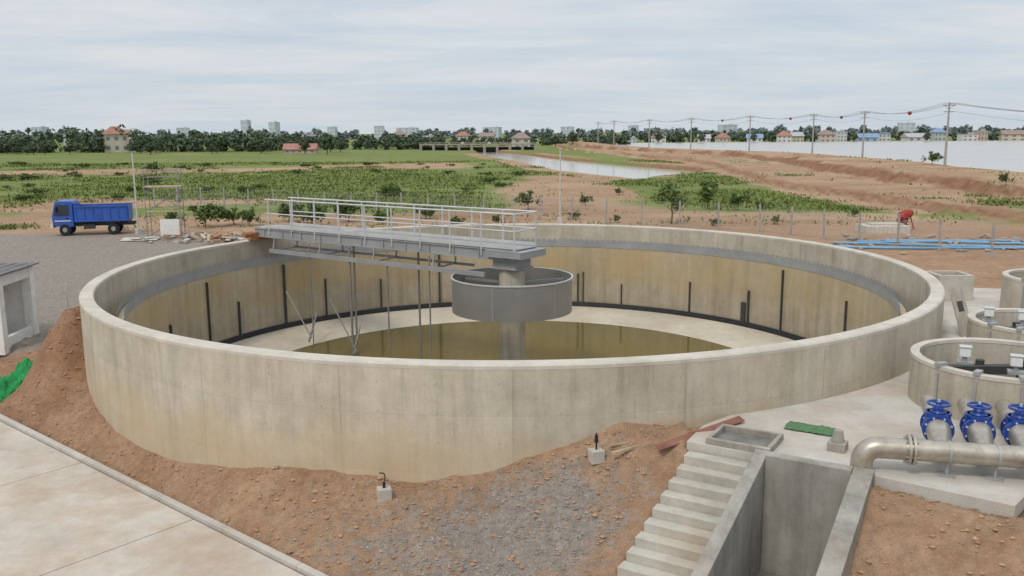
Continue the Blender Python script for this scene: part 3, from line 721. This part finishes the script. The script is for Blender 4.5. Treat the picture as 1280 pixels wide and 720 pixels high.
# lamps
def lamp(x,y,h,rz):
    e=thing('street_lamp','slim grey lamp post with single lamp head','street lamp',(x,y,hgt(x,y)),rz=rz,group='lamp posts around the works')
    mb=MB();mb.cyl((0,0,0),(0,0,h),.07,.045,n=10);mb.box((0,0,.2),(.3,.3,.4));part(mb,'pole',M['steel_l'],e,smooth=40)
    mb=MB();mb.box((.12,0,h+.02),(.4,.18,.08));part(mb,'lamp_head',M['steel'],e,bevel=.03);return e
lamp(-26.4,62.0,5.7,R_(60));lamp(3.75,68,5.6,R_(80))
# ---------------------------------------------------------------- fence
fpts=[(-34,84),(-14,77),(4.7,69),(17.3,61),(24.6,50.2),(33,38)]
fe=thing('wire_fence','wire fence on slim concrete posts behind the tank','fence',(4.7,69,.8))
pp=[]
for (a,b) in zip(fpts,fpts[1:]):
    L=math.dist(a,b);n=max(1,int(L/2.5))
    for i in range(n): pp.append((a[0]+(b[0]-a[0])*i/n,a[1]+(b[1]-a[1])*i/n))
random.seed(11)
for (x,y) in pp:
    z=hgt(x,y);mb=MB();mb.beam((x,y,z-.2),(x+random.uniform(-.08,.08),y,z+1.95),.1,.1);part(mb,'post',M['polec'],fe,world=True)
mb=MB()
for k in range(7):
    for a,b in zip(pp,pp[1:]):
        z0=hgt(*a)+.15+k*.28;z1=hgt(*b)+.15+k*.28;mb.cyl((a[0],a[1],z0),(b[0],b[1],z1),.007,n=4)
for a,b in zip(pp,pp[1:]):
    for q in range(9):
        t=q/9;x=a[0]+(b[0]-a[0])*t;y=a[1]+(b[1]-a[1])*t;x2=a[0]+(b[0]-a[0])*(t+.11);y2=a[1]+(b[1]-a[1])*(t+.11);z=hgt(x,y)
        mb.cyl((x,y,z+.15),(x2,y2,z+1.8),.005,n=3);mb.cyl((x2,y2,z+.15),(x,y,z+1.8),.005,n=3)
part(mb,'wire_mesh',M['galv'],fe,world=True)
# yard objects at right
e=thing('concrete_slab_base','low pale concrete base with upstand beside the fence','concrete base',(25.6,60.5,hgt(25,60)-.1))
mb=MB();mb.box((0,0,.3),(3.0,2.0,.6));part(mb,'base_block',M['rim'],e,bevel=.02)
mb=MB();mb.box((.2,.2,.65),(2.2,1.2,.1));part(mb,'top_slab',M['pad'],e,bevel=.01)
cm=thing('concrete_mixer','old red concrete mixer standing by the fence','concrete mixer',(27.9,62.3,hgt(27,60)),rz=.4)
mb=MB();mb.tube([(-.5,0,.85),(-.3,0,.9),(.2,0,1.05),(.6,0,1.15)],[.2,.36,.36,.2],18);part(mb,'mixing_drum',M['redp'],cm,smooth=40)
mb=MB()
for x in (-.4,.45):
    mb.beam((x,-.45,0),(x,0,1.0),.06,.06);mb.beam((x,.45,0),(x,0,1.0),.06,.06)
mb.beam((-.4,0,.5),(.45,0,.5),.06,.06);mb.box((0,.35,.5),(.5,.3,.4));part(mb,'mixer_frame',M['redp'],cm)
for y in (-.5,.5):
    mb=MB();mb.cyl((-.4,y-.04,.22),(-.4,y+.04,.22),.22,n=16);part(mb,'wheel',M['black'],cm)
for i in range(4):
    mb=MB();y0=52.4+i*1.0
    pts=[(18.2+i*1.6+k*1.2,y0-k*.18+(.5 if i%2 else -.4)*math.sin(k*.45+i*1.3),hgt(17.5+k*1.3,y0)+.11) for k in range(11)]
    mb.tube(pts,.075,10);solo(mb,'plastic_pipe',M['pvc'],'long light blue plastic pipe lying on soil','pipe',smooth=40,group='blue plastic pipes lying on the ground')
# ---------------------------------------------------------------- foliage
def crown(mb,c,rad,clumps,leaves,ls,rnd,flat=.6):
    c=Vector(c)
    for k in range(clumps):
        d=Vector((rnd.gauss(0,1),rnd.gauss(0,1),rnd.gauss(0,1))).normalized()*rnd.random()**.5
        cc=c+Vector((d.x*rad[0],d.y*rad[1],d.z*rad[2]));cr=(sum(rad)/3)*rnd.uniform(.22,.42)
        for l in range(leaves):
            e=Vector((rnd.gauss(0,1),rnd.gauss(0,1),rnd.gauss(0,1)*.8)).normalized()*cr*rnd.uniform(.5,1.05)
            p=cc+e;nrm=(e.normalized()+Vector((rnd.uniform(-.6,.6),rnd.uniform(-.6,.6),rnd.uniform(-.2,.9)))).normalized()
            a=nrm.orthogonal().normalized();b=nrm.cross(a);s=ls*rnd.uniform(.6,1.3);q=rnd.random()*3.1
            a2=a*math.cos(q)+b*math.sin(q);b2=-a*math.sin(q)+b*math.cos(q)
            mb.add([p-a2*s,p-b2*s*.55,p+a2*s,p+b2*s*.55],[(0,1,2,3)])
def tree(name,label,cat,loc,h,cr,rnd,leafmat,clumps=26,leaves=40,ls=.11,group=None,trunk=.07):
    e=thing(name,label,cat,loc,group=group)
    mb=MB();top=h*.72
    mb.tube([(0,0,-.1),(h*.02,0,h*.25),(-h*.01,h*.02,h*.5),(0,0,top)],[trunk,trunk*.8,trunk*.6,trunk*.2],8)
    for k in range(7):
        a=rnd.random()*6.28;z=h*rnd.uniform(.25,.6);mb.tube([(0,0,z),(cr*.4*math.cos(a),cr*.4*math.sin(a),z+h*.14),(cr*.75*math.cos(a),cr*.75*math.sin(a),z+h*.26)],[trunk*.45,trunk*.3,trunk*.1],6)
    part(mb,'trunk',M['bark'],e,smooth=50)
    mb=MB();crown(mb,(0,0,h*.64),(cr,cr,h*.34),clumps,leaves,ls,rnd);part(mb,'crown',leafmat,e,recalc=False)
    return e
rnd=random.Random(5)
tree('small_tree','young bushy green tree by the fence','tree',(12.1,66.5,hgt(12,66)),3.1,1.35,rnd,M['leaf'],22,34)
tree('small_tree','compact dark green shrub tree beyond the fence','tree',(17.8,80,hgt(18,80)),2.6,1.0,rnd,M['leaf'],18,40,.12)
b0=tree('shrub','low green shrub growing in rough ground','shrub',(20.3,79,hgt(20,79)),1.5,1.1,rnd,M['leaf'],16,36,.11,group='shrubs in rough ground',trunk=.04)
for x,y,s in ((-23,66,1.5),(-21.5,68,1.2),(-16,69,.9),(-18,71,1.1),(-13,70,1.4),(-15,66,1.3),(1.5,79,1.2),(22.8,80,.8),(-12,90,1.3),(-30,100,1.1),(7,84,.7),(63,133,1.4),(56,92,1.3),(47,84,.8),(-7,72,.9),(12,98,.6),(28,72,.5),(20,66,.5),(-60,150,1.6),(-4,66,.7),(-1,67,.6),(15,65,.5),(8,68,.5),(-20,67,.9),(-26,68,.8),(-10,68,.8),(5,71,.6)):
    dup(b0,(x,y,hgt(x,y)-.1),rnd.random()*6,(s,s,s*rnd.uniform(.7,1.1)))
for i in range(60):
    y=rnd.uniform(78,210);x=rnd.uniform(-.6,.05)*y
    s=rnd.uniform(.3,.8)*(1+y/300);dup(b0,(x,y,hgt(x,y)-.1),rnd.random()*6,(s*1.6,s*1.3,s*.55))
bt=tree('field_tree','rounded green tree on the edge of the field','tree',(-60,290,hgt(-60,290)),7.0,3.0,rnd,M['leaf_far'],30,34,.42,group='trees on the far field edge',trunk=.2)
for i in range(40):
    x=rnd.uniform(-260,-60);y=rnd.uniform(300,340);s=rnd.uniform(.5,1.0);dup(bt,(x,y,hgt(x,y)),rnd.random()*6,(s*1.3,s,s*rnd.uniform(.75,1.0)))
for x,y,s in ((20,400,.8),(28,410,.9),(45,430,.7),(-40,380,.7),(-25,390,.6),(8,380,.7),(85,515,1.),(98,520,.9),(110,515,.9),(140,515,.8),(175,515,.8),(200,520,.8),(240,515,.8),(60,515,.9)):
    dup(bt,(x,y,hgt(x,y)),rnd.random()*6,s)
def wood(x0,x1,y0,y1,n,hh,mat,ls):
    mb=MB()
    for i in range(n):
        x=rnd.uniform(x0,x1);y=rnd.uniform(y0,y1);h=hh*rnd.uniform(.6,1.2)*(1+.35*noise.noise((x*.02,3,1)));w=h*rnd.uniform(.45,.8)
        crown(mb,(x,y,.6+h*.5),(w,w,h*.5),8,13,ls,rnd)
    solo(mb,'distant_wood',mat,'dense dark green band of distant trees','trees',kind='stuff',recalc=False)
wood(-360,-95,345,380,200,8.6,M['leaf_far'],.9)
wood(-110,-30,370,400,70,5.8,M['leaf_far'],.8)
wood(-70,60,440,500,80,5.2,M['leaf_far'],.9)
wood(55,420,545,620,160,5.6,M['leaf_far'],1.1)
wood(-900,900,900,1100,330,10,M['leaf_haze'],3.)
# weeds
mb=MB();cnt=0
while cnt<8500:
    u=rnd.random();y=66+u*u*150;x=rnd.uniform(-.62,.62)*y
    z_=zone(x,y)
    if z_[0]+ (noise.noise((x*.05,y*.07,4)))*.9+.4*noise.noise((x*.3,y*.3,4))<.70:
        if rnd.random()>.02: continue
    if 130<y<352 and interp(CL,y)-3<x<interp(CRr,y)+3: continue
    if x-interp(CR,y)>6: continue
    z=hgt(x,y);H=rnd.uniform(.08,.26)*(1+y/250);wd=.04*(1+y/70)
    for k in range(6):
        a=rnd.random()*6.28;l=rnd.uniform(.1,.6)*H+.1;ox=rnd.gauss(0,.7);oy=rnd.gauss(0,.7)
        dx,dy=math.cos(a),math.sin(a)
        mb.add([(x+ox-dy*wd,y+oy+dx*wd,z-.03),(x+ox+dy*wd,y+oy-dx*wd,z-.03),(x+ox+dx*l,y+oy+dy*l,z+H*rnd.uniform(.6,1.1))],[(0,1,2)])
    cnt+=1
solo(mb,'tall_grass',M['weed'],'rough green grass and weeds over open field','grass',kind='stuff',recalc=False)
# stones / clods
def stones(n,name,mat,fn,lab,smin,smax):
    mb=MB();k=0
    while k<n:
        x,y=fn()
        s,t=kst(x,y);r=math.hypot(x-TC[0],y-TC[1])
        if s<.12 or r<TR+.03 or inpoly(x,y,PLAT):continue
        p=Vector((x,y))-O;w=p.dot(W2);d=p.dot(D2)
        if d>-1.2 and -1.9<w<CW+.1:continue
        k+=1;z=hgt(x,y);q=smin+(smax-smin)*rnd.random()**6;c=Vector((x,y,z+q*.15))
        vs=[c+Vector(v)*q*rnd.uniform(.6,1.2) for v in ((1,0,0),(0,1,0),(-1,.2,0),(0,-1,.1),(.1,.1,.7),(0,0,-.6))]
        mb.add(vs,[(0,1,4),(1,2,4),(2,3,4),(3,0,4),(1,0,5),(2,1,5),(3,2,5),(0,3,5)])
    solo(mb,name,mat,lab,'ground cover',kind='stuff',recalc=False)
stones(9000,'gravel',M['stone'],lambda:(rnd.gauss(.2,2.6),rnd.gauss(15.1,1.2)),'loose grey gravel scattered over soil bank',.008,.042)
stones(5500,'soil_clods',M['soilclod'],lambda:(rnd.uniform(-17,9),rnd.uniform(11,28)),'loose reddish soil clods on bank',.008,.075)
# ---------------------------------------------------------------- power poles
pl=[(74,84),(63,129),(69.5,176),(70,207),(62,232),(53,263),(45,291),(38,330),(37,380)]
def pole(x,y):
    e=thing('utility_pole','concrete utility pole with crossarms on the embankment','utility pole',(x,y,hgt(x,y)-.2),rz=R_(20),group='utility poles along the dike')
    mb=MB();mb.cyl((0,0,0),(0,0,9.3),.2,.12,n=10);part(mb,'pole_shaft',M['polec'],e,smooth=40)
    mb=MB();mb.box((0,0,8.9),(2.4,.12,.14));mb.box((0,0,8.0),(1.8,.1,.12));mb.beam((-.9,0,8.85),(0,0,8.3),.05,.05);mb.beam((.9,0,8.85),(0,0,8.3),.05,.05);part(mb,'crossarm',M['polec'],e)
    for xx in (-1.1,-.4,.5,1.1):
        mb=MB();mb.cyl((xx,0,8.95),(xx,0,9.25),.06,.04,n=8);part(mb,'insulator',M['white'],e)
    return e
p0=pole(*pl[0])
for x,y in pl[1:]: dup(p0,(x,y,hgt(x,y)-.2),R_(20))
mb=MB();c,s=math.cos(R_(20)),math.sin(R_(20))
for xx,zz in ((-1.1,9.25),(-.4,9.25),(.5,9.25),(1.1,9.25),(.8,8.05)):
    for (a,b) in zip(pl,pl[1:]):
        A3=Vector((a[0]+xx*c,a[1]+xx*s,hgt(*a)-.2+zz));B3=Vector((b[0]+xx*c,b[1]+xx*s,hgt(*b)-.2+zz))
        mb.tube([A3.lerp(B3,k/8)-Vector((0,0,1.0*4*(k/8)*(1-k/8))) for k in range(9)],.018,4)
solo(mb,'power_line',M['wire'],'sagging power cables strung between utility poles','power line')
def ball(x,y,z):
    mb=MB();mb.revolve([(.001,-.33),(.17,-.28),(.3,-.15),(.33,0),(.3,.15),(.17,.28),(.001,.33)],n=16,closed=False)
    solo(mb,'marker_ball',M['redp'],'red round warning ball hanging on the power line','marker ball',(x,y,z),smooth=50,group='warning balls on the power line')
for a,b,k in ((pl[0],pl[1],.7),(pl[1],pl[2],.45),(pl[2],pl[3],.5),(pl[4],pl[5],.5),(pl[3],pl[4],.4)):
    A3=Vector((a[0]+1.1*c,a[1]+1.1*s,hgt(*a)+9.05));B3=Vector((b[0]+1.1*c,b[1]+1.1*s,hgt(*b)+9.05));p=A3.lerp(B3,k)-Vector((0,0,4*k*(1-k)));ball(p.x,p.y,p.z)
# ---------------------------------------------------------------- sluice bridge
sb=thing('sluice_bridge','low concrete sluice bridge with gates over the canal','sluice bridge',(-13,352,-.5))
mb=MB();mb.box((0,0,3.6),(46,4,.5));part(mb,'bridge_deck',M['wall'],sb)
mb=MB();mb.box((0,-2,4.35),(46,.15,.12))
for i in range(24): mb.box((-23+i*2,-2,4.1),(.15,.15,.6))
part(mb,'railing',M['pad'],sb)
for i in range(10):
    mb=MB();mb.box((-22.5+i*5,0,1.6),(1.0,4.4,3.6));part(mb,'pier',M['wall'],sb)
for i in range(9):
    mb=MB();mb.box((-20+i*5,1.2,1.2),(3.9,.2,2.6));part(mb,'gate',M['dark'],sb)
# ---------------------------------------------------------------- buildings
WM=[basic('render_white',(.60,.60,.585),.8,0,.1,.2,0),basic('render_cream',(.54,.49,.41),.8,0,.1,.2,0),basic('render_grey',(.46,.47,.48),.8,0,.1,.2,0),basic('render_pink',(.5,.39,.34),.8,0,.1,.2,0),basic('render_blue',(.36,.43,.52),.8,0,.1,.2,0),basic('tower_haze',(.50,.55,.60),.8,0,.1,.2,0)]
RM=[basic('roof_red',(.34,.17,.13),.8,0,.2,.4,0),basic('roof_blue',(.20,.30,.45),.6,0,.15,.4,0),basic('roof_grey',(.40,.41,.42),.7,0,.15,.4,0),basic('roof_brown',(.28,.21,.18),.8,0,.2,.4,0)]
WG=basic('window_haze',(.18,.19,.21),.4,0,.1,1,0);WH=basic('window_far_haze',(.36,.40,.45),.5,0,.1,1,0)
def house(x,y,w,d,h,wm,rm,typ,rz,lab,floors=1,bays=3,name='house',cat='house'):
    e=thing(name,lab,cat,(x,y,.7),rz=rz,group='distant buildings')
    mb=MB();mb.box((0,0,h/2),(w,d,h));part(mb,'wall',wm,e)
    mb=MB();o=.5
    if typ=='gable':
        rh=w*.28 if w<d else d*.34
        mb.add([(-w/2-o,-d/2-o,h),(w/2+o,-d/2-o,h),(w/2+o,d/2+o,h),(-w/2-o,d/2+o,h),(-w/2-o,0,h+rh),(w/2+o,0,h+rh)],[(0,1,5,4),(2,3,4,5),(0,4,3),(1,2,5),(0,3,2,1)])
    elif typ=='hip':
        rh=d*.38
        mb.add([(-w/2-o,-d/2-o,h),(w/2+o,-d/2-o,h),(w/2+o,d/2+o,h),(-w/2-o,d/2+o,h),(-w*.15,0,h+rh),(w*.15,0,h+rh)],[(0,1,5,4),(2,3,4,5),(0,4,3),(1,2,5),(0,3,2,1)])
    else:
        mb.box((0,0,h+.15),(w+.3,d+.3,.3));mb.box((w*.2,0,h+.8),(w*.25,d*.4,1.))
    part(mb,'roof',rm,e)
    fh=h/floors;bw=w/bays
    for f in range(floors):
        for b in range(bays):
            mb=MB();mb.box((-w/2+bw*(b+.5),-d/2-.02,fh*(f+.55)),(bw*.42,.12,fh*.38));part(mb,'window',WH if y>800 else WG,e)
    return e
house(-156,352,9,8,7.2,WM[1],RM[0],'hip',.5,'large house with steep red tiled roof',2,3)
house(-75,318,11,6,1.5,WM[3],RM[0],'gable',.05,'long low building with red roof in the field',1,5)
rb=random.Random(21)
house(4,368,7,6,4.6,WM[1],RM[3],'hip',.1,'small brown gatehouse beside the sluice',2,2)
for x,y,w,h,wi,ri,t,fl in ((162,530,8,4,0,0,'hip',2),(174,545,7,3.6,1,2,'gable',2),(186,528,9,4.5,1,3,'hip',2),(199,540,6,6,0,2,'flat',3),(211,530,12,2.7,4,1,'gable',1),(226,545,8,4.5,0,1,'flat',2),(240,530,14,2.7,0,2,'gable',1),(258,540,7,5.4,2,1,'hip',2),(270,528,9,4,0,2,'flat',2),(284,540,6,6,3,2,'flat',2),(297,528,13,4,1,3,'gable',2),(312,535,9,5.4,0,2,'flat',2),(330,540,11,4.5,0,1,'gable',2),(146,535,9,2.7,0,1,'gable',1),(128,540,7,3.,1,0,'hip',1),(115,532,7,2.7,0,2,'gable',1),(90,545,9,3.5,0,3,'hip',2),(72,535,7,3.,2,2,'flat',2),(-95,420,6,6.5,0,2,'flat',3),(-120,420,6,6,1,3,'hip',3),(-70,560,8,6,0,3,'hip',3),(-52,560,7,5,0,2,'flat',2),(-30,560,8,5,1,0,'hip',2),(-15,560,9,4.5,0,3,'gable',2),(-235,420,7,7.5,0,2,'flat',3),(-205,420,7,7,2,2,'flat',3),(-183,420,8,7,0,3,'gable',3)):
    lab={'hip':'distant house with hipped roof among trees','gable':'distant low house with pitched roof near water','flat':'distant flat roofed block among trees'}[t]
    house(x,y,w,7,h,WM[wi],RM[ri],t,rb.uniform(-.3,.3),lab,fl,3)
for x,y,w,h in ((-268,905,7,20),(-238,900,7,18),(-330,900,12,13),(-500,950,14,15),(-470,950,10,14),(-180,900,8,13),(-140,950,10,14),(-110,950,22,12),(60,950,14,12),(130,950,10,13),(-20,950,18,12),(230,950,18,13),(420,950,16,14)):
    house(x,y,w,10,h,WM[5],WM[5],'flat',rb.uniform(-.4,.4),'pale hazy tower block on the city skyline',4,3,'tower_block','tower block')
# ---------------------------------------------------------------- sky, light, camera
SE,SA=R_(52),R_(215)
w=bpy.data.worlds.new('World');scene.world=w;w.use_nodes=True;nt=w.node_tree
g=G.__new__(G);g.nt=nt;bg=nt.nodes['Background']
sky=nt.nodes.new('ShaderNodeTexSky');sky.sky_type='NISHITA';sky.sun_disc=False;sky.sun_elevation=SE;sky.sun_rotation=SA;sky.dust_density=2.5
tc=g.co('Generated');xyz=g.sep(tc)
zz=g.math('ADD',g.math('MAXIMUM',xyz[2],0.),.10)
cb=nt.nodes.new('ShaderNodeCombineXYZ');g.put(cb.inputs[0],g.math('DIVIDE',xyz[0],zz));g.put(cb.inputs[1],g.math('DIVIDE',xyz[1],zz))
cn1=g.noise(g.map(cb.outputs[0],(.55,1.0,1)),.75,9,.6,.6);cn2=g.noise(g.map(cb.outputs[0],(.8,1.6,1),(4,2,1)),1.7,7,.6,.3)
cc=g.math('ADD',g.math('MULTIPLY',cn1,.7),g.math('MULTIPLY',cn2,.3))
f=g.ramp(cc,[(.38,0.),(.60,1.)])
cl=g.mix(f,(5.6,6.5,7.5),(7.9,8.0,8.15))
hz=g.ramp(xyz[2],[(0,1.),(.14,0.)]);cl=g.mix(g.math('MULTIPLY',hz,.55),cl,(6.5,7.2,7.9))
up=g.math('ADD',1.0,g.math('MULTIPLY',g.ramp(xyz[2],[(.35,0.),(.9,1.)]),.7))
vm=nt.nodes.new('ShaderNodeVectorMath');vm.operation='SCALE';g.put(vm.inputs[0],cl);g.put(vm.inputs['Scale'],up)
fin=g.mix(.88,sky.outputs[0],vm.outputs[0])
nt.links.new(fin,bg.inputs[0]);bg.inputs[1].default_value=.1
sd=bpy.data.lights.new('sun','SUN');sd.energy=1.45;sd.angle=R_(12);sd.color=(1,.94,.85);so=bpy.data.objects.new('sun',sd);COL.objects.link(so)
dv=Vector((math.sin(SA)*math.cos(SE),math.cos(SA)*math.cos(SE),math.sin(SE)));so.rotation_euler=dv.to_track_quat('Z','Y').to_euler();so.location=(0,0,50)
cd=bpy.data.cameras.new('camera');cd.sensor_width=36;cd.lens=36*1100/1280;cd.clip_end=9000;cd.clip_start=.1
co=bpy.data.objects.new('camera',cd);COL.objects.link(co)
co.matrix_world=Matrix.Translation((0,0,7.8))@Matrix.Rotation(R_(90-10.05),4,'X')@Matrix.Rotation(R_(-.35),4,'Z')
scene.camera=co
scene.view_settings.view_transform='Standard';scene.view_settings.look='None';scene.view_settings.exposure=0
